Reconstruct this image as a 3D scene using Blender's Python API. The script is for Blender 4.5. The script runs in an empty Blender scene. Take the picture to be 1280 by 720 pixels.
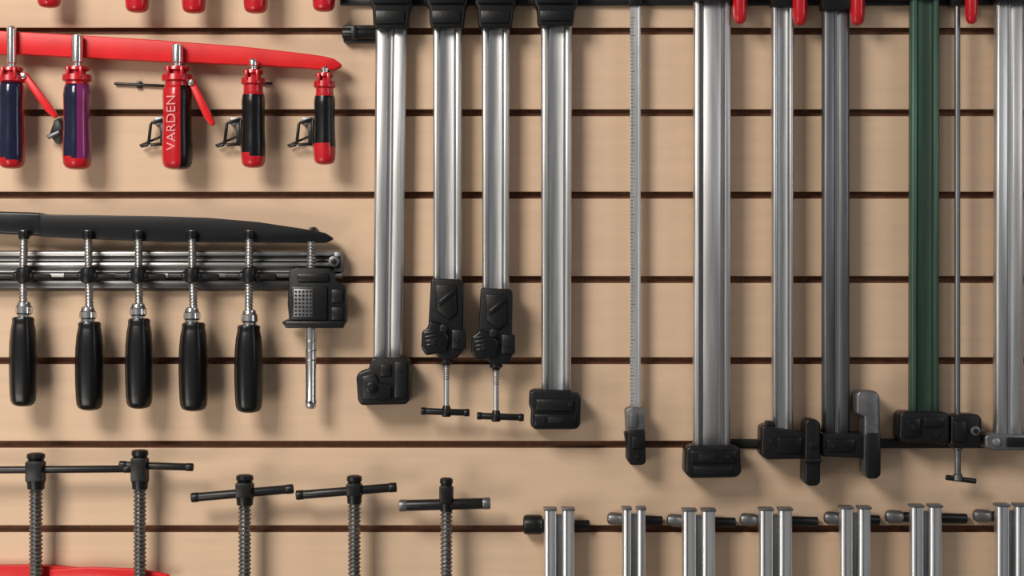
import bpy, bmesh, math, random
from mathutils import Vector
random.seed(4)
D=2.4; S=0.001
sc=bpy.context.scene
try:
    sc.view_settings.view_transform='Standard'
    sc.view_settings.look='None'
except Exception as e: print(e)

# ---------------- materials ----------------
MATS={}
def mat(name,col,rough=.5,metal=0.,var=0.,scale=(1,1,1),nscale=60,bump=0.,coat=0.,spec=.5,rvar=0.):
    m=bpy.data.materials.new(name); m.use_nodes=True
    nt=m.node_tree; b=nt.nodes['Principled BSDF']
    b.inputs['Base Color'].default_value=(*col,1)
    b.inputs['Roughness'].default_value=rough
    b.inputs['Metallic'].default_value=metal
    b.inputs['Coat Weight'].default_value=coat
    b.inputs['Coat Roughness'].default_value=.15
    b.inputs['Specular IOR Level'].default_value=spec
    tc=nt.nodes.new('ShaderNodeTexCoord'); mp=nt.nodes.new('ShaderNodeMapping')
    mp.inputs['Scale'].default_value=scale
    no=nt.nodes.new('ShaderNodeTexNoise'); no.inputs['Scale'].default_value=nscale; no.inputs['Detail'].default_value=6
    nt.links.new(tc.outputs['Object'],mp.inputs[0]); nt.links.new(mp.outputs[0],no.inputs['Vector'])
    if var>0:
        r=nt.nodes.new('ShaderNodeValToRGB')
        r.color_ramp.elements[0].position=.3; r.color_ramp.elements[1].position=.7
        r.color_ramp.elements[0].color=(*[c*(1-var) for c in col],1)
        r.color_ramp.elements[1].color=(*[min(1,c*(1+var)) for c in col],1)
        nt.links.new(no.outputs['Fac'],r.inputs[0]); nt.links.new(r.outputs[0],b.inputs['Base Color'])
    if rvar>0:
        mr=nt.nodes.new('ShaderNodeMapRange'); mr.inputs['To Min'].default_value=max(0,rough-rvar); mr.inputs['To Max'].default_value=rough+rvar
        nt.links.new(no.outputs['Fac'],mr.inputs[0]); nt.links.new(mr.outputs[0],b.inputs['Roughness'])
    if bump>0:
        bp=nt.nodes.new('ShaderNodeBump'); bp.inputs['Strength'].default_value=bump; bp.inputs['Distance'].default_value=.001
        nt.links.new(no.outputs['Fac'],bp.inputs['Height']); nt.links.new(bp.outputs[0],b.inputs['Normal'])
    MATS[name]=m; return m
mat('maple',(.61,.43,.293),.6,0,.045,(1.2,1,14),6,.03,spec=.3)
mat('mdf_core',(.20,.08,.038),.8,0,.2,(1,1,1),150)
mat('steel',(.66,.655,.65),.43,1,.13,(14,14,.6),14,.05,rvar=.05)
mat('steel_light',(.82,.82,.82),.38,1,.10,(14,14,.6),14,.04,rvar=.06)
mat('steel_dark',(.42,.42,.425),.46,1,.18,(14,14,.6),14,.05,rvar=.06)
mat('steel_black',(.22,.225,.235),.45,1,.2,(14,14,.6),14,.05)
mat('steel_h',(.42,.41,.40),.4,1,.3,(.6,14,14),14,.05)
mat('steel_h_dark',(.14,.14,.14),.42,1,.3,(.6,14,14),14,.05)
mat('chrome',(.74,.73,.72),.22,1,.08,(1,1,1),80)
mat('thread_steel',(.46,.45,.44),.34,1,.2,(1,1,1),120)
mat('thread_dark',(.24,.23,.225),.4,1,.3,(1,1,1),120)
mat('black_cast',(.005,.005,.0055),.38,0,.3,(1,1,1),200,.2,spec=.35)
mat('black_paint',(.004,.004,.005),.32,0,.1,(1,1,1),60,0,spec=.35)
mat('black_plastic',(.003,.003,.0035),.28,0,.1,(1,1,1),90,.05,spec=.4)
mat('dark_metal',(.016,.015,.015),.36,.4,.3,(1,1,1),90,.1)
mat('grey_metal',(.18,.18,.185),.42,.8,.2,(1,1,1),90,.1)
mat('red_paint',(.60,.007,.010),.38,0,.1,(1,1,1),30,0,spec=.35)
mat('red_plastic',(.45,.006,.012),.28,0,.1,(1,1,1),60,0,coat=.2)
mat('red_dark',(.22,.006,.008),.35,0,.1,(1,1,1),60,0,coat=.3)
mat('blue_plastic',(.007,.009,.030),.2,0,.2,(1,1,1),60,0,coat=.3)
mat('purple_plastic',(.17,.015,.10),.2,0,.2,(1,1,1),60,0,coat=.3)
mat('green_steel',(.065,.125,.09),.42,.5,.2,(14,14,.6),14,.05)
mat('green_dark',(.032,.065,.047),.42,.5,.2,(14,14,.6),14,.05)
mat('ink',(.03,.03,.03),.6)
mat('print_red',(.75,.25,.25),.5)

# ---------------- builder ----------------
class B:
    def __init__(s,name,dref=30):
        s.name=name; s.k=(D-dref*S)/D; s.bm=bmesh.new(); s.m=[]
    def mi(s,n):
        if n not in s.m: s.m.append(n)
        return s.m.index(n)
    def P(s,p): return Vector(((p[0]-640)*S*s.k,-p[2]*S-.0003,(360-p[1])*S*s.k))
    def add(s,bm2,bev=0,seg=2,ang=.5):
        bmesh.ops.recalc_face_normals(bm2,faces=bm2.faces[:])
        if bev>0:
            es=[e for e in bm2.edges if len(e.link_faces)==2 and e.calc_face_angle(0)>ang]
            if es: bmesh.ops.bevel(bm2,geom=es,offset=bev*S,segments=seg,affect='EDGES',clamp_overlap=True,profile=.5,material=-1)
        t=bpy.data.meshes.new('t'); bm2.to_mesh(t); bm2.free(); s.bm.from_mesh(t); bpy.data.meshes.remove(t)
    def prism(s,poly,d0,d1,m,bev=1.2,seg=2):
        bm=bmesh.new(); i=s.mi(m)
        a=[bm.verts.new(s.P((x,y,d0))) for x,y in poly]; b=[bm.verts.new(s.P((x,y,d1))) for x,y in poly]
        n=len(poly); bm.faces.new(a); bm.faces.new(b[::-1])
        for j in range(n): bm.faces.new((a[j],a[(j+1)%n],b[(j+1)%n],b[j]))
        for f in bm.faces: f.material_index=i
        s.add(bm,bev,seg,.4)
    def box(s,x0,y0,x1,y1,d0,d1,m,bev=1.2,seg=2):
        s.prism([(x0,y0),(x1,y0),(x1,y1),(x0,y1)],d0,d1,m,bev,seg)
    def lathe(s,p,a,prof,m,n=24,fl=None,cap=True,rf=None):
        """p start (px,py,d); a axis; prof [(t,r)]"""
        p=Vector(p); a=Vector(a).normalized()
        v=Vector((0,0,1)) if abs(a.z)<.9 else Vector((0,1,0))
        u=a.cross(v).normalized()
        if abs(u.x)>.5 and u.x<0: u=-u
        v=(v-a*v.dot(a)).normalized()
        bm=bmesh.new(); rings=[]
        for t,r in prof:
            ring=[]
            for j in range(n):
                th=2*math.pi*j/n
                rr=rf(t,r,th) if rf else (r*(1+(fl[1]*math.cos(fl[0]*th) if fl else 0)))
                ring.append(bm.verts.new(s.P(p+a*t+u*(rr*math.cos(th))+v*(rr*math.sin(th)))))
            rings.append(ring)
        for i in range(len(rings)-1):
            for j in range(n):
                f=bm.faces.new((rings[i][j],rings[i][(j+1)%n],rings[i+1][(j+1)%n],rings[i+1][j]))
                tm=(prof[i][0]+prof[i+1][0])/2
                nm=m(2*math.pi*(j+.5)/n,tm) if callable(m) else m
                f.material_index=s.mi(nm)
        if cap:
            for r_,tt in ((rings[0],prof[0][0]),(rings[-1],prof[-1][0])):
                f=bm.faces.new(r_); f.material_index=s.mi(m(0,tt) if callable(m) else m)
        s.add(bm)
    def vlathe(s,x,pr,d,m,**k):
        y0=pr[0][0]; s.lathe((x,y0,d),(0,1,0),[(y-y0,r) for y,r in pr],m,**k)
    def rod(s,p0,p1,r,m,rnd=None,n=20):
        p0=Vector(p0);p1=Vector(p1);L=(p1-p0).length
        rnd=r*.5 if rnd is None else rnd
        pr=[(0,max(.1,r-rnd)),(rnd*.3,r-rnd*.3),(rnd,r),(L-rnd,r),(L-rnd*.3,r-rnd*.3),(L,max(.1,r-rnd))]
        s.lathe(p0,p1-p0,pr,m,n=n)
    def thread(s,x,y0,y1,r,d,m,pitch=4,amp=.16,n=16,x1=None):
        x1=x if x1 is None else x1
        L=abs(y1-y0); st=pitch/6; cnt=int(L/st)
        def rf(t,r_,th):
            ph=(t/pitch+th/(2*math.pi))%1
            return r_*(1-amp*abs(2*ph-1)*1.6)
        s.lathe((x,y0,d),(x1-x,y1-y0,0),[(i*L/cnt,r) for i in range(cnt+1)],m,n=n,rf=rf)
    def tube(s,pts,r,m,n=10):
        for a,b in zip(pts[:-1],pts[1:]): s.rod(a,b,r,m,rnd=r*.6,n=n)
    def hbar(s,xt,wt,xb,wb,y0,y1,d0,d1,mf,mr,kind=0):
        """vertical rolled-steel bar; flanges raised, web recessed"""
        h=d1-d0
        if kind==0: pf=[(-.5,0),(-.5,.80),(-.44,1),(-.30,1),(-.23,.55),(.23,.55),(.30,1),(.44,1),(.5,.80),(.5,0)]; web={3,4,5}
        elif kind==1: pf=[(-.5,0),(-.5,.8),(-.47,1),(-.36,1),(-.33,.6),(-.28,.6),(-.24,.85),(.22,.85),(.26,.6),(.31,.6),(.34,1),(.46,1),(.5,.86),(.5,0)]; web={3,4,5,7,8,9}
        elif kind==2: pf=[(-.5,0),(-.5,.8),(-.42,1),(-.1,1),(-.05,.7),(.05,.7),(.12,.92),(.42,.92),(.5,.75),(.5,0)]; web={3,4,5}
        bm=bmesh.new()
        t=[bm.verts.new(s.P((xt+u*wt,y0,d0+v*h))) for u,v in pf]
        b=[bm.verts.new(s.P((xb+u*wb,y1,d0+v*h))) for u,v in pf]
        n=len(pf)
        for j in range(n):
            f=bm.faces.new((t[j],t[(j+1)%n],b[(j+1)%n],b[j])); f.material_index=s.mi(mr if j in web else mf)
        for q in (t,b):
            f=bm.faces.new(q); f.material_index=s.mi(mf)
        s.add(bm,.5,1,.5)
    def done(s,parent=None):
        me=bpy.data.meshes.new(s.name)
        s.bm.to_mesh(me); s.bm.free()
        for n in s.m: me.materials.append(MATS[n])
        for f in me.polygons: f.use_smooth=True
        me.set_sharp_from_angle(angle=math.radians(38))
        c=sum((v.co for v in me.vertices),Vector())/len(me.vertices)
        for v in me.vertices: v.co-=c
        o=bpy.data.objects.new(s.name,me); o.location=c
        sc.collection.objects.link(o)
        if parent is not None:
            o.parent=parent; o.location=c-parent.location
        return o
def smooth(pts,n=6,closed=True):
    out=[];N=len(pts)
    for i in range(N if closed else N-1):
        p=[Vector(pts[(i+j-1)%N]) if closed else Vector(pts[max(0,min(N-1,i+j-1))]) for j in range(4)]
        for q in range(n):
            t=q/n
            v=.5*((2*p[1])+(-p[0]+p[2])*t+(2*p[0]-5*p[1]+4*p[2]-p[3])*t*t+(-p[0]+3*p[1]-3*p[2]+p[3])*t**3)
            out.append((v.x,v.y))
    if not closed: out.append(tuple(pts[-1]))
    return out

# ---------------- wall ----------------
slots=[39,141,244,349.5,451,555.5,661]
while slots[0]>-900: slots.insert(0,slots[0]-103.7)
while slots[-1]<1600: slots.append(slots[-1]+103.7)
bm=bmesh.new()
XW=2.2; G=.0040; YB=.0100
for a,b in zip(slots[:-1],slots[1:]):
    zt=(360-a)*S-G; zb=(360-b)*S+G
    pf=[(.0,zb+.0012),(.0,zt-.0012),(.0004,zt-.0004),(.0012,zt),(.005,zt),(.005,zt-.008),(YB,zt-.008),(YB,zb+.008),(.005,zb+.008),(.005,zb),(.0012,zb),(.0004,zb+.0004)]
    L=[bm.verts.new((-XW,y,z)) for y,z in pf]; R=[bm.verts.new((XW,y,z)) for y,z in pf]
    n=len(pf)
    for j in range(n):
        f=bm.faces.new((L[j],L[(j+1)%n],R[(j+1)%n],R[j])); f.material_index=0 if j in (0,1,11) else 1
    bm.faces.new(L).material_index=1; bm.faces.new(R).material_index=1
z0=(360-slots[-1])*S; z1=(360-slots[0])*S
q=[bm.verts.new(v) for v in ((-XW,YB,z0),(XW,YB,z0),(XW,YB,z1),(-XW,YB,z1),(-XW,.03,z0),(XW,.03,z0),(XW,.03,z1),(-XW,.03,z1))]
for ids in ((0,1,2,3),(4,5,6,7),(0,1,5,4),(2,3,7,6),(1,2,6,5),(0,3,7,4)):
    bm.faces.new([q[i] for i in ids]).material_index=1
bmesh.ops.recalc_face_normals(bm,faces=bm.faces[:])
me=bpy.data.meshes.new('wall_back'); bm.to_mesh(me); bm.free()
me.materials.append(MATS['maple']); me.materials.append(MATS['mdf_core'])
wall=bpy.data.objects.new('wall_back',me); sc.collection.objects.link(wall)

# ---------------- top rail ----------------
b=B('hanging_rail',10)
b.box(425,-6,1500,6,0,9,'black_cast',1)
b.done()
b=B('slat_rail',6)
b.box(905,549,1500,559,0,5,'dark_metal',1)
b.done()
b=B('rail_bracket',14)
b.box(429,31,472,53,0,14,'black_cast',2)
b.rod((428,42,16),(470,42,16),7,'black_cast',2)
b.box(440,34,447,50,12,25,'black_cast',1)
b.done()

# ---------------- red clamps ----------------
def interp(P):
    def f(x):
        for (a,c),(e,g) in zip(P[:-1],P[1:]):
            if a<=x<=e: return c+(g-c)*(x-a)/(e-a)
    return f
red_top=interp([(-60,34),(25,39),(100,43),(200,49.5),(300,57),(380,66),(405,69.5),(418,73),(426,79)])
red_bot=interp([(-60,66),(25,67),(100,71),(200,76),(300,80),(380,84),(412,87),(420,86.5),(426,82)])
def arm(b,x0,x1,top,bot,dy,d0,d1,m,bev=3,ins=0):
    n=max(3,int((x1-x0)/9)); xs=[x0+(x1-x0)*i/n for i in range(n+1)]
    poly=[(x,top(x)+dy+ins) for x in xs]+[(x,bot(x)+dy-ins) for x in xs[::-1]]
    b.prism(poly,d0,d1,m,bev,3)

def red_clamp(x,r,ys,yc,yb,yr,ye,armseg,dy=0,style=0,screw_r=6,lever=None,text=False):
    b=B('bar_clamp',36); dc=38
    if armseg: arm(b,armseg[0],armseg[1],red_top,red_bot,dy,16,30,'red_paint')
    else: arm(b,x-12,x+12,red_top,red_bot,dy,0,15.5,'red_paint',2,3)
    b.rod((x,ys+8,10),(x,ys+8,dc),3.5,'dark_metal',.5)
    b.vlathe(x,[(ys,screw_r*.6),(ys+2,screw_r*.95),(ys+4,screw_r),(yc-6,screw_r),(yc-5,screw_r*.8),(yc+4,screw_r*.8)],dc,'chrome')
    b.vlathe(x,[(yc-1,r*.55),(yc,r*.8),(yc+4,r*.85),(yc+6,r*.62),(yc+9,r*.62),(yc+10,r*.98),(yc+17,r*1.02),(yc+19,r*.8),(yb,r*.82)],dc,'red_plastic',n=28)
    for q in (-1,1):
        b.box(x+q*r*.45-2,yc+1,x+q*r*.45+2,yc+14,dc+r*.6,dc+r*.98,'red_plastic',1)
    H=ye-yb
    def mf(th,t):
        y=yb+t; c=math.cos(th)
        if y>yr+3*math.cos(th*1.0): return 'red_plastic'
        if style==0: return 'black_plastic' if t>3 else 'red_plastic'
        if style==1: return 'purple_plastic' if c>.2 else ('blue_plastic' if c>-.85 else 'red_plastic')
        if style==2: return 'black_plastic' if c>.38 else 'red_plastic'
        if style==3: return 'blue_plastic' if abs(c)<.93 else 'red_plastic'
    pr=[(0,.80),(.03,.90),(.12,.97),(.3,.93),(.5,.94),(.7,1.0),(.85,1.0),(.93,.95),(.97,.82),(.99,.6),(1,.3)]
    pp=[]
    for (a,c),(e,f) in zip(pr[:-1],pr[1:]):
        for q in range(3): pp.append((a+(e-a)*q/3,c+(f-c)*q/3))
    pp.append(pr[-1])
    b.vlathe(x,[(yb+t*H,rr*r) for t,rr in pp],dc,mf,n=32,fl=(8,.018))
    if lever:
        (lx0,ly0),(lx1,ly1)=lever
        dx,dy_=lx1-lx0,ly1-ly0; L=math.hypot(dx,dy_); nx,ny=-dy_/L,dx/L
        b.prism([(lx0-nx*3,ly0-ny*3),(lx0+nx*6,ly0+ny*6-2),(lx1-dx*.2+nx*7,ly1-dy_*.2+ny*7),(lx1+nx*4,ly1+ny*4),(lx1-nx*2,ly1-ny*2),(lx1-dx*.3-nx*3,ly1-dy_*.3-ny*3)],dc-5,dc+5,'red_paint',1.5)
        b.rod((lx0,ly0+4,dc-8),(lx0,ly0+4,dc+8),4,'chrome',1)
    b.box(x-4,ys+8,x+4,min(yc-6,ys+22),0,18,'dark_metal',1)
    o=b.done()
    if text:
        cu=bpy.data.curves.new('t','FONT'); cu.body='VARDEN'; cu.size=.0165; cu.align_x='CENTER'; cu.align_y='CENTER'; cu.extrude=.0004; cu.space_character=1.08
        to=bpy.data.objects.new('t',cu); sc.collection.objects.link(to); bpy.context.view_layer.update()
        dg=bpy.context.evaluated_depsgraph_get(); m2=bpy.data.meshes.new_from_object(to.evaluated_get(dg))
        bpy.data.objects.remove(to)
        k=(D-.036)/D; cz=(360-155)*S*k; cx=(x-640)*S*k; off=-.004
        for v in m2.vertices:
            X,Y,Z=v.co; lx=-Y+off; lz=X
            rr=r*S*1.03; y=-(dc*S+math.sqrt(max(1e-8,rr*rr-lx*lx)))-.0003
            v.co=Vector((cx+lx,y-Z*1.0,cz+lz))-o.location
        m2.materials.clear(); m2.materials.append(MATS['print_red'])
        t=bpy.data.objects.new('raised_lettering',m2); sc.collection.objects.link(t); t.parent=o
    return o
red_clamp(15,17,33,85,104,200,211,None,style=3,lever=((31,92),(72,146)),screw_r=12*.5)
red_clamp(97,18,43,84,106,198,212,None,style=1,screw_r=7.5)
red_clamp(222,19,55,84,108,260,212,None,style=2,lever=((240,100),(268,156)),text=True,screw_r=7.5)
red_clamp(317,15,74,88,116,194,210,None,style=0,screw_r=6)
red_clamp(406,13.5,84,92,118,180,206,(-60,426),style=0,screw_r=5)
for x,r,ye,st,seg in ((62,15,10,2,None),(172,15,16,0,None),(243,15,17,0,None),(320,15,17,0,None),(405,14,15,0,(-60,426))):
    yb=ye-92; red_clamp(x,r,ye-165,yb-26,yb,ye-20,ye,seg,dy=-190-0,style=0,screw_r=6)

def hook(pts,r=2.2,plate=None):
    b=B('slatwall_hook',14)
    b.tube(pts,r,'dark_metal')
    x,y,_=pts[3]
    b.rod((x,y+3,0),(x,y+3,14),2.4,'dark_metal',.5)
    b.done()
for (x,y) in ((176,150),(271,150),(361,150)):
    hook([(x,y+33,14),(x+10,y+31,16),(x+13,y+4,16),(x+30,y-1,14),(x+30,y+30,14),(x+12,y+31,16)],2.0)
    b=B('slatwall_hook',12)
    b.box(x+16,y-4,x+33,y+6,0,12,'grey_metal',1.5); b.box(x+24,y+4,x+31,y+30,3,12,'dark_metal',1)
    b.rod((x-2,y+32,9),(x+26,y+20,9),1.5,'dark_metal'); b.done()
b=B('slatwall_hook',12)
b.prism([(68,150),(80,146),(84,160),(80,178),(70,180),(62,168)],0,14,'dark_metal',2); b.rod((60,172,15),(76,165,15),3,'grey_metal'); b.done()
b=B('small_rod',8); b.rod((142,104,4),(205,107,4),1.8,'dark_metal'); b.box(170,101,176,110,0,5,'dark_metal',.6); b.done()  # small dark rod lying along a thin dark line
b=B('small_rod',8); b.rod((320,103,4),(340,104,4),1.6,'dark_metal'); b.rod((330,104,0),(330,104,5),2.4,'dark_metal'); b.done()  # shorter dark rod at the same height

# ---------------- black clamp row ----------------
btop=interp([(-60,262),(0,265),(40,266),(60,268),(200,270),(260,272),(320,277),(380,286),(402,290),(411,292.5),(415,297)])
bbot=interp([(-60,290),(0,293),(55,296),(120,299),(200,302),(300,302.5),(390,303.5),(410,303),(415,299)])
b=B('steel_beam_clamp',16)
def hprof(b,x0,x1,pf,m):
    bm=bmesh.new(); n=len(pf)
    L=[bm.verts.new(b.P((x0,y,d))) for y,d in pf]; R=[bm.verts.new(b.P((x1,y,d))) for y,d in pf]
    for j in range(n):
        f=bm.faces.new((L[j],L[(j+1)%n],R[(j+1)%n],R[j])); f.material_index=b.mi(m[j%len(m)])
    bm.faces.new(L).material_index=b.mi(m[0]); bm.faces.new(R).material_index=b.mi(m[0])
    b.add(bm,.6,1)
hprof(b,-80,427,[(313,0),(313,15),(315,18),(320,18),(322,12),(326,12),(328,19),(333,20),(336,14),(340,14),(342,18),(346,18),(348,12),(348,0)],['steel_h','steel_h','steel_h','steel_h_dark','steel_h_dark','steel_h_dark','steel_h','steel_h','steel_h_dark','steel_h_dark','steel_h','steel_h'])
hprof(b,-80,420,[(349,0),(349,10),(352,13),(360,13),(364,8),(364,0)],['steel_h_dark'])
b.box(418,315,429,340,0,23,'grey_metal',2)
b.box(420,320,426,335,22,25,'dark_metal',1)
b.done()
def handle(b,x,y0,y1,r,d,m='black_plastic',x1=None):
    H=y1-y0
    pr=[(0,.62),(.012,.74),(.03,.78),(.06,.76),(.09,.80),(.16,.88),(.3,.96),(.5,.99),(.7,.97),(.85,.93),(.93,.88),(.97,.76),(.99,.55),(1,.25)]
    x1=x if x1 is None else x1
    b.lathe((x,y0,d),(x1-x,H,0),[(t*H,r*q) for t,q in pr],m,n=36,fl=(6,.03))
bl=[(30,16.5,396,508,(-60,54),29),(110,17,402,513,None,112),(173,16.5,398,511,None,174),(240,17.5,403,514,None,242),(312,17,406,516,None,311)]
for i,(x,r,y0,y1,seg,xh) in enumerate(bl):
    b=B('bar_clamp',38); dc=38
    if seg: arm(b,seg[0],seg[1],btop,bbot,-1,14,30,'black_paint')
    else: arm(b,x-12,x+12,btop,bbot,0,0,13.5,'black_paint',2,4)
    b.rod((x,292,10),(x,292,dc),3.5,'dark_metal',.5)
    b.box(x-4,278,x+4,288,0,15,'dark_metal',.8)
    b.thread(x,288,y0-14,5.6,dc,'thread_steel',pitch=4.2,x1=xh if abs(xh-x)<4 else x)
    b.vlathe(x,[(288,4),(290,6.5),(296,7),(299,6)],dc,'black_cast')
    b.vlathe(x,[(334,6),(336,9),(341,10),(347,10),(352,9),(354,6)],dc,'black_cast',n=12)
    b.rod((x-30 if i else -60,344,dc),(x+34,346,dc),3.6,'dark_metal')
    b.rod((x-13,344.5,dc),(x+13,345,dc),5.5,'black_cast',2)
    b.box(x-5,338,x+5,352,15,dc-2,'dark_metal',1)
    b.vlathe(x,[(y0-19,5.5),(y0-18,8),(y0-14,8.5),(y0-12,10.5),(y0-5,11),(y0-3,9),(y0+3,9)],dc,'chrome')
    handle(b,xh,y0,y1,r+1,dc)
    b.done()
b=B('bar_clamp',38); dc=38
arm(b,48,414.9,btop,bbot,0,14,32,'black_paint')
b.box(384,283,392,293,0,15,'dark_metal',.8)
b.thread(389,302,345,6,dc-4,'thread_steel',pitch=4)
b.prism([(362,338),(372,334),(412,335),(418,341),(419,352),(431,356),(433,362),(433,402),(428,409),(360,410),(354,405),(353,402),(362,398),(360,380)],16,44,'black_cast',2.5,3)
b.box(372,342,412,352,42,48,'black_cast',2)
b.box(365,358,410,400,42,48,'black_cast',2)
b.box(368,361,392,396,46,49,'grey_metal',1.2)
for i in range(5):
    for j in range(7):
        x=371+i*4.6; y=364.5+j*4.8
        b.prism([(x-1.7,y),(x,y-1.7),(x+1.7,y),(x,y+1.7)],48.5,50.2,'dark_metal',.5,1)
b.box(415,362,430,378,43,47,'black_cast',1.5); b.box(415,384,430,400,43,46,'black_cast',1.5)
b.box(357,401,431,410,43,47,'black_cast',2)
b.vlathe(388,[(408,6.8),(500,6.6),(501,7.2),(508,7.2),(511,5)],dc-6,'chrome')
for y in (425,437,449): b.vlathe(388,[(y,6.9),(y+1,7.1),(y+2,6.9)],dc-6,'thread_steel',cap=False)
b.rod((388,503,dc+.2),(388,503,dc+2),2.4,'ink',.3)
b.done()
b=B('beam_end_stop',20); b.rod((418,327,14),(418,327,30),7,'grey_metal',1.5); b.rod((418,327,29),(418,327,32),3.5,'dark_metal',.8); b.done()

# ---------------- bottom-left T-handle screw clamps ----------------
def tclamp(x,w,y0,y1,bar,rt,rb,red=None):
    b=B('c_clamp',34); dc=34
    b.vlathe(x,[(y0,w*.30),(y0+1.5,w*.44),(y0+6,w*.46),(y0+9,w*.38),(y0+12,w*.5),(y1-12,w*.5),(y1-8,w*.44),(y1-1,w*.42),(y1,w*.3)],dc,'black_cast',n=20)
    b.box(x-w*.42,y0+10,x+w*.42,y1-11,dc-3,dc+w*.52,'black_cast',1.5)
    (ax,ay),(bx,by)=bar
    b.rod((ax,ay,dc),(bx,by,dc),rb,'dark_metal',1.5)
    for (ex,ey,sx) in ((ax,ay,1),(bx,by,-1)):
        sl=(by-ay)/(bx-ax)
        b.rod((ex-sx*1,ey-sl*sx,dc),(ex+sx*9,ey+sx*9*sl,dc),rb+.5,'grey_metal' if rb>6 else 'black_cast',1.5)
    b.thread(x,y1-2,800,rt,dc,'thread_dark',pitch=5.2,amp=.2)
    b.prism(smooth([(x-16,760),(x+16,760),(x+18,800),(x+14,850),(x+60,880),(x+60,905),(x-10,900),(x-22,840)],5),10,dc+10,'black_cast',3)
    b.box(x-8,765,x+8,785,0,12,'dark_metal',1)
    b.done()
tclamp(45,25,566,612,((-70,588),(163,586)),9,4.6)
tclamp(175,23,562,612,((150,581),(241,584)),8.5,4.6)
tclamp(306,24,593,632,((240,622),(366,611)),8.5,5.6)
tclamp(443,21,594,630,((371,619),(495,609)),8.5,5.6)
tclamp(558,18,597,640,((500,632),(612,629)),8,7)
b=B('bar_clamp',20)
b.prism(smooth([(-80,712),(40,708),(90,711),(120,717),(128,724),(100,732),(-80,736)],6),0,16,'red_paint',3)
b.done()
b=B('bar_clamp',24)
b.prism([(60,712),(110,709),(170,711),(210,718),(214,724),(190,732),(60,734)],16.2,22,'red_paint',2.5)
b.done()

# ---------------- hanging bar clamps ----------------
def topjaw(b,x,w,y1):
    h=w/2
    b.prism([(x-h,-60),(x+h,-60),(x+h,6),(x+h-3,11),(x+h-5,y1-4),(x+h-8,y1),(x-h+8,y1),(x-h+4,y1-4),(x-h+3,11),(x-h,6)],9.5,40,'black_cast',2.5,3)
    b.box(x-h+7,14,x+h-9,y1-6,38,43,'black_cast',1.5)
    b.box(x-h+3,-8,x+h-3,6,38,45,'black_paint',2)
    b.rod((x,-20,40),(x,-20,47),7,'dark_metal',1)
def bolt(b,x,y,d,r=4,m='dark_metal'):
    b.lathe((x,y,d-1),(0,0,1),[(0,r),(2.2,r),(2.8,r*.85)],m,n=6)
b=B('bar_clamp',34)
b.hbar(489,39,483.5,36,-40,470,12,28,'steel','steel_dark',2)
topjaw(b,489,52,37)
b.prism([(464,448),(470,446),(508,447),(513,452),(513,499),(508,505),(452,506),(448,500),(446,470),(450,464),(462,461)],0,44,'black_cast',3,3)
b.prism([(453,470),(470,466),(474,478),(490,480),(490,498),(455,499)],42,49,'black_cast',2,2)
b.box(494,452,509,497,43,47,'black_cast',1.5)
b.rod((466,484,47),(466,484,53),7,'black_paint',1.5); bolt(b,501,462,47,3.5); bolt(b,466,484,53,3)
b.box(476,455,490,470,43,47,'black_cast',1.5)
b.done()
def slider(x0,x,w0,w,y0,y1,ys0,ys1,yt,tb,flip=0):
    b=B('bar_clamp',34)
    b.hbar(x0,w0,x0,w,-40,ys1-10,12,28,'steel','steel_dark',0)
    topjaw(b,x0,51,36)
    X=x
    b.prism([(X-18,ys0),(X+19,ys0+1),(X+22,ys0+5),(X+21,ys0+60),(X+23,ys1-14),(X+15,ys1-3),(X+2,ys1),(X-8,ys1-3),(X-20,ys1-18),(X-21,ys0+55)],0,42,'black_cast',2.5,3)
    b.prism([(X-20,ys0+52),(X-6,ys0+56),(X+6,ys1-28),(X+2,ys1-10),(X-24,ys1-6),(X-30,ys1-16),(X-29,ys1-36),(X-22,ys1-40)],20,48,'black_paint',3,3)
    b.prism([(X-12,ys0+8),(X+13,ys0+8),(X+15,ys0+44),(X+4,ys0+52),(X-11,ys0+40)],40,46,'black_cast',2)
    b.prism([(X-8,ys0+28),(X+12,ys0+12),(X+13,ys0+18),(X-7,ys0+35)],45,48,'black_paint',1)
    b.box(X+8,ys1-38,X+25,ys1-14,30,46,'black_cast',2)
    bolt(b,X-16,ys1-22,48,4.5); bolt(b,X+15,ys1-26,46,3.2); b.rod((X-2,ys1-40,44),(X-2,ys1-40,50),5,'dark_metal',1)
    for q in range(4): b.rod((X-26+q,ys1-34+q*5,47),(X-12+q,ys1-36+q*5,47.5),1.6,'black_cast',.6,8)
    xr=x+1
    b.vlathe(xr,[(ys1-8,8),(ys1+3,8),(ys1+5,5),(ys1+7,5)],32,'black_cast')
    b.vlathe(xr,[(ys1+4,3.4),(yt-6,3.4)],32,'steel',n=14)
    b.thread(xr,ys1+5,ys1+26,4,32,'thread_steel',pitch=3)
    b.vlathe(xr,[(yt-8,4),(yt-6,5),(yt-1,6),(yt+4,6),(yt+6,5)],32,'black_cast')
    b.rod((tb[0],yt-1,32),(tb[1],yt+1,32),4.2,'black_cast',1.5)
    b.rod((tb[0],yt-1,32),(tb[0]+7,yt-1,32),4.8,'black_cast',1.5); b.rod((tb[1]-7,yt+1,32),(tb[1],yt+1,32),4.8,'black_cast',1.5)
    b.done()
slider(559,557,36,35,36,350,348,450,515,(526,587))
slider(619.5,619,35,33,35,360,360,456,521,(596,655))
b=B('bar_clamp',34)
b.hbar(696,39,695.5,37,-40,505,12,28,'steel','steel_dark',0)
topjaw(b,695,54,33)
b.prism([(662,489),(668,487),(712,487),(716,492),(724,492),(726,497),(725,531),(720,536),(668,536),(663,531),(664,512),(661,506)],0,44,'black_cast',3,3)
b.box(670,498,716,513,43,49,'black_cast',2); b.box(668,517,720,532,43,47,'black_paint',2)
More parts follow.
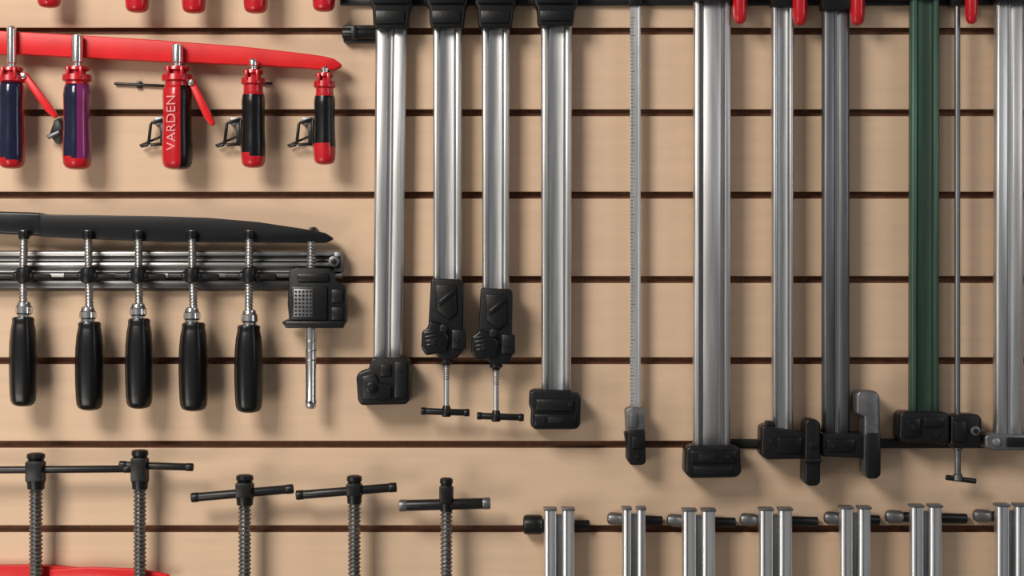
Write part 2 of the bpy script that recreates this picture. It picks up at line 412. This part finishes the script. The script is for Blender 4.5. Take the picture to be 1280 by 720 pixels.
bolt(b,678,524,47,4); bolt(b,712,505,48,3.2); b.box(685,520,704,528,46,48.5,'dark_metal',1)
b.done()
# rule
b=B('steel_rule_clamp',30)
b.box(788.5,-40,801,516,14,17.5,'steel_light',.6,1)
b.box(799,-40,801.5,516,12,20,'steel',.5,1)
y=20
i=0
while y<508:
    b.box(789.2,y,789.2+(5 if i%5==0 else 2.6),y+.7,17.3,17.8,'ink',0); y+=4.5; i+=1
b.prism([(782,512),(790,508),(803,510),(805,516),(806,538),(783,540)],0,34,'grey_metal',2)
b.prism([(784,538),(806,536),(807,578),(803,581),(788,581),(783,574)],0,36,'black_cast',2.5,3)
b.box(787,516,796,534,33,37,'grey_metal',1); b.box(789,545,803,560,35,40,'black_cast',1.5); bolt(b,795,570,37,4)
b.prism([(780,540),(786,538),(790,566),(786,576)],12,30,'black_paint',1.5)
b.box(786,-12,803,6,9.5,22,'black_cast',1)
b.done()
# clamp 5
b=B('bar_clamp',34)
b.hbar(891.5,46,890.5,46,-40,570,12,30,'steel','steel_dark',1)
b.prism([(868,-60),(915,-60),(915,2),(868,2)],9.5,40,'black_cast',2)
b.prism([(856,560),(862,556),(918,556),(924,560),(926,590),(920,596),(862,597),(855,590)],0,44,'black_cast',4,3)
b.box(862,562,919,578,43,48,'black_paint',2.5); b.box(866,582,914,592,43,46,'black_cast',1.5); bolt(b,908,570,48,3.5); b.box(872,566,892,574,47.5,49,'dark_metal',.6)
b.done()
def red_tip(b,x,r,ye,d=34):
    b.vlathe(x,[(-90,r*.5),(-60,r*.8),(-8,r*.85),(-6,r*.85),(-5,r*1.0),(ye-14,r),(ye-5,r*.85),(ye-1,r*.5),(ye,r*.15)],d,
      lambda th,t:'black_plastic' if t<80 else ('red_plastic' if t>86 else 'red_dark'),n=24,fl=(6,.04))
# clamp 6
b=B('bar_clamp',34)
b.hbar(980,27,980,26,-40,545,12,28,'steel','steel_dark',0)
b.prism([(925,-60),(995,-60),(996,8),(966,8),(964,-2),(925,-4)],9.5,32,'black_cast',2)
b.prism([(951,533),(958,530),(968,534),(1008,540),(1024,543),(1024,568),(1018,573),(958,574),(950,568)],0,42,'black_cast',3,3)
b.box(970,546,1000,566,41,46,'black_paint',2); bolt(b,962,550,42,4)
b.prism([(1004,527),(1008,523),(1018,523),(1023,528),(1023,602),(1018,606),(1008,606),(1003,601)],10,50,'black_cast',2.5,3)
b.rod((1002,574,52),(1024,574,52),3,'black_cast',1); b.rod((1013,555,48),(1013,555,53),5,'black_cast',1)
b.box(957,526,966,536,20,40,'black_cast',1.5)
red_tip(b,925,9,30)
b.done()
# clamp 7
b=B('bar_clamp',34)
b.hbar(1047,33,1047,34,-40,550,12,28,'steel_black','steel_black',2)
b.prism([(1002,-60),(1066,-60),(1068,12),(1028,12),(1026,-2),(1002,-4)],9.5,36,'black_cast',2)
b.prism([(1025,541),(1072,541),(1096,543),(1098,548),(1096,570),(1088,573),(1026,570)],0,42,'black_cast',3,3)
b.box(1032,548,1066,564,41,46,'black_paint',2); bolt(b,1039,556,46,4)
b.prism([(1068,492),(1072,488),(1092,488),(1097,494),(1098,592),(1093,597),(1082,597),(1078,590),(1078,520),(1068,516)],8,48,'grey_metal',3,3)
b.prism([(1079,540),(1098,540),(1098,592),(1093,597),(1082,597),(1079,590)],7,51,'black_cast',2.5,2)
red_tip(b,1000,9,32)
b.done()
# clamp 8 green
b=B('bar_clamp',34)
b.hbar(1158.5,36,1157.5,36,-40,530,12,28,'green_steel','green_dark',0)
b.prism([(1086,-60),(1180,-60),(1180,-2),(1086,-2)],9.5,32,'black_cast',2)
b.prism([(1123,518),(1128,514),(1182,515),(1185,520),(1185,551),(1180,556),(1164,553),(1126,552),(1122,546)],0,43,'black_cast',3,3)
b.box(1130,522,1148,545,42,47,'black_paint',2); b.box(1152,521,1178,533,42,47,'black_cast',2); bolt(b,1168,543,43,4); bolt(b,1139,533,47,4)
red_tip(b,1072,9,32)
b.done()
# rod clamp
b=B('rod_clamp',34)
b.vlathe(1199,[(-60,3.6),(520,3.6)],24,'steel_black',n=16)
b.prism([(1187,520),(1204,517),(1222,518),(1226,523),(1225,554),(1219,560),(1190,560),(1186.5,554)],0,40,'black_cast',3,3)
b.rod((1217,538,38),(1217,538,45),6,'grey_metal',1.2); bolt(b,1217,538,45,3.4); b.box(1190,526,1206,552,39,44,'black_cast',2)
b.vlathe(1198,[(558,6),(562,6),(563,4),(592,4),(594,6),(600,6),(602,4)],30,'grey_metal')
b.rod((1183,597,30),(1221,602,30),3.4,'dark_metal',1.2)
b.box(1190,-12,1210,6,9.5,30,'black_cast',1)
red_tip(b,1213,8,31,d=40)
b.done()
# clamp 9
b=B('bar_clamp',34)
b.hbar(1265,35,1264,36,-40,548,12,28,'steel','steel_dark',2)
b.box(1245,-60,1290,4,9.5,36,'black_cast',2)
b.prism([(1229,545),(1236,541),(1296,543),(1300,548),(1300,562),(1240,563),(1230,559)],0,42,'grey_metal',3,3)
b.rod((1243,552,41),(1243,552,45),5,'steel_dark',1); b.box(1256,546,1290,558,41,45,'black_cast',1.5)
b.done()

# ---------------- bottom-right twin-tube clamps ----------------
def rrect(cx,cd,w,h,r=3,n=4):
    o=[]
    for sx,sy,a0 in ((1,1,0),(-1,1,90),(-1,-1,180),(1,-1,270)):
        for q in range(n+1):
            a=math.radians(a0+90*q/n); o.append((cx+sx*(w/2-r)+r*math.cos(a),cd+sy*(h/2-r)+r*math.sin(a)))
    return o
def twin(x0,x1,y0,rodx,rody,first=False):
    b=B('twin_tube_clamp',30); w=(x1-x0-7)/2
    for cx in (x0+w/2,x1-w/2):
        bm=bmesh.new(); pf=rrect(cx,26,w,20,5)
        T=[bm.verts.new(b.P((x,y0,d))) for x,d in pf]; Bm=[bm.verts.new(b.P((x,880,d))) for x,d in pf]; n=len(pf)
        for j in range(n): bm.faces.new((T[j],T[(j+1)%n],Bm[(j+1)%n],Bm[j])).material_index=b.mi('steel_light')
        bm.faces.new(T).material_index=b.mi('steel'); bm.faces.new(Bm).material_index=b.mi('steel')
        b.add(bm)
        b.box(cx-w/2+5,y0+1,cx-w/2+6.5,880,35,36.5,'steel_black',.3,1)
        b.box(cx-w/2-.6,y0-1.5,cx+w/2+.6,y0+2,15,37.5,'grey_metal',1)
    c=(x0+x1)/2
    b.box(c-4.5,y0+8,c+4.5,880,16,22,'steel_black',.5)
    b.rod((rodx[0],rody[0],8),(rodx[1],rody[1],8),6.5,'black_cast',2)
    if first:
        b.rod((rodx[0]-3,rody[0],12),(rodx[0]+22,rody[0],12),12.5,'black_cast',4)
    else:
        b.rod((rodx[0]-2,rody[0]-1,9),(rodx[0]+22,rody[0]+1,9),8,'grey_metal',5)
    b.rod((c,y0+18,0),(c,y0+18,20),5,'dark_metal')
    b.done()
L=[(680,718,636,657,738),(778,807,635,762,830),(853,894,637,837,922),(949,990,636,929,1026),(1050,1088,634,1035,1104),(1138,1177,632,1112,1214),(1245,1284,631,1223,1300),(1345,1384,631,1325,1400)]
for i,(a,c,y,ra,rb_) in enumerate(L):
    twin(a,c,y,(ra,rb_),((658,659) if i==0 else (y+16,y+19)),i==0)

# ---------------- camera ----------------
cam=bpy.data.cameras.new('camera'); co=bpy.data.objects.new('camera',cam); sc.collection.objects.link(co)
co.location=(0,-D,0); co.rotation_euler=(math.pi/2,0,0); cam.sensor_width=36; cam.lens=36*D/1.28
cam.clip_end=50; sc.camera=co

# ---------------- lights ----------------
def area(name,loc,target,size,power,col):
    l=bpy.data.lights.new(name,'AREA'); l.shape='RECTANGLE'; l.size=size[0]; l.size_y=size[1]; l.energy=power; l.color=col
    o=bpy.data.objects.new(name,l); sc.collection.objects.link(o); o.location=loc
    o.rotation_euler=(Vector(target)-Vector(loc)).to_track_quat('-Z','Y').to_euler(); return o
area('softbox_key',(-1.25,-1.7,1.25),(-.2,0,-.3),(.8,.8),52,(1,.95,.88))
area('fill_low_left',(-1.05,-1.05,-.62),(-.3,0,-.15),(.6,.6),6.5,(1,.93,.84))  # added warm fill that brightens the lower left, not an actual lamp
area('right_light',(1.5,-1.2,.6),(.35,0,-.05),(.5,1.0),4.5,(.95,.96,1))  # weak cool area light from the right, no window there
w=bpy.data.worlds.new('world'); sc.world=w; w.use_nodes=True
nt=w.node_tree; bg=nt.nodes['Background']
tc=nt.nodes.new('ShaderNodeTexCoord'); sp=nt.nodes.new('ShaderNodeSeparateXYZ'); r=nt.nodes.new('ShaderNodeValToRGB')
mr=nt.nodes.new('ShaderNodeMapRange'); mr.inputs['From Min'].default_value=-1
nt.links.new(tc.outputs['Generated'],sp.inputs[0]); nt.links.new(sp.outputs['X'],mr.inputs[0]); nt.links.new(mr.outputs[0],r.inputs[0])
e=r.color_ramp.elements; e[0].position=.2; e[0].color=(.75,.74,.72,1); e[1].position=.9; e[1].color=(.25,.26,.28,1)
nt.links.new(r.outputs[0],bg.inputs[0]); bg.inputs[1].default_value=.34
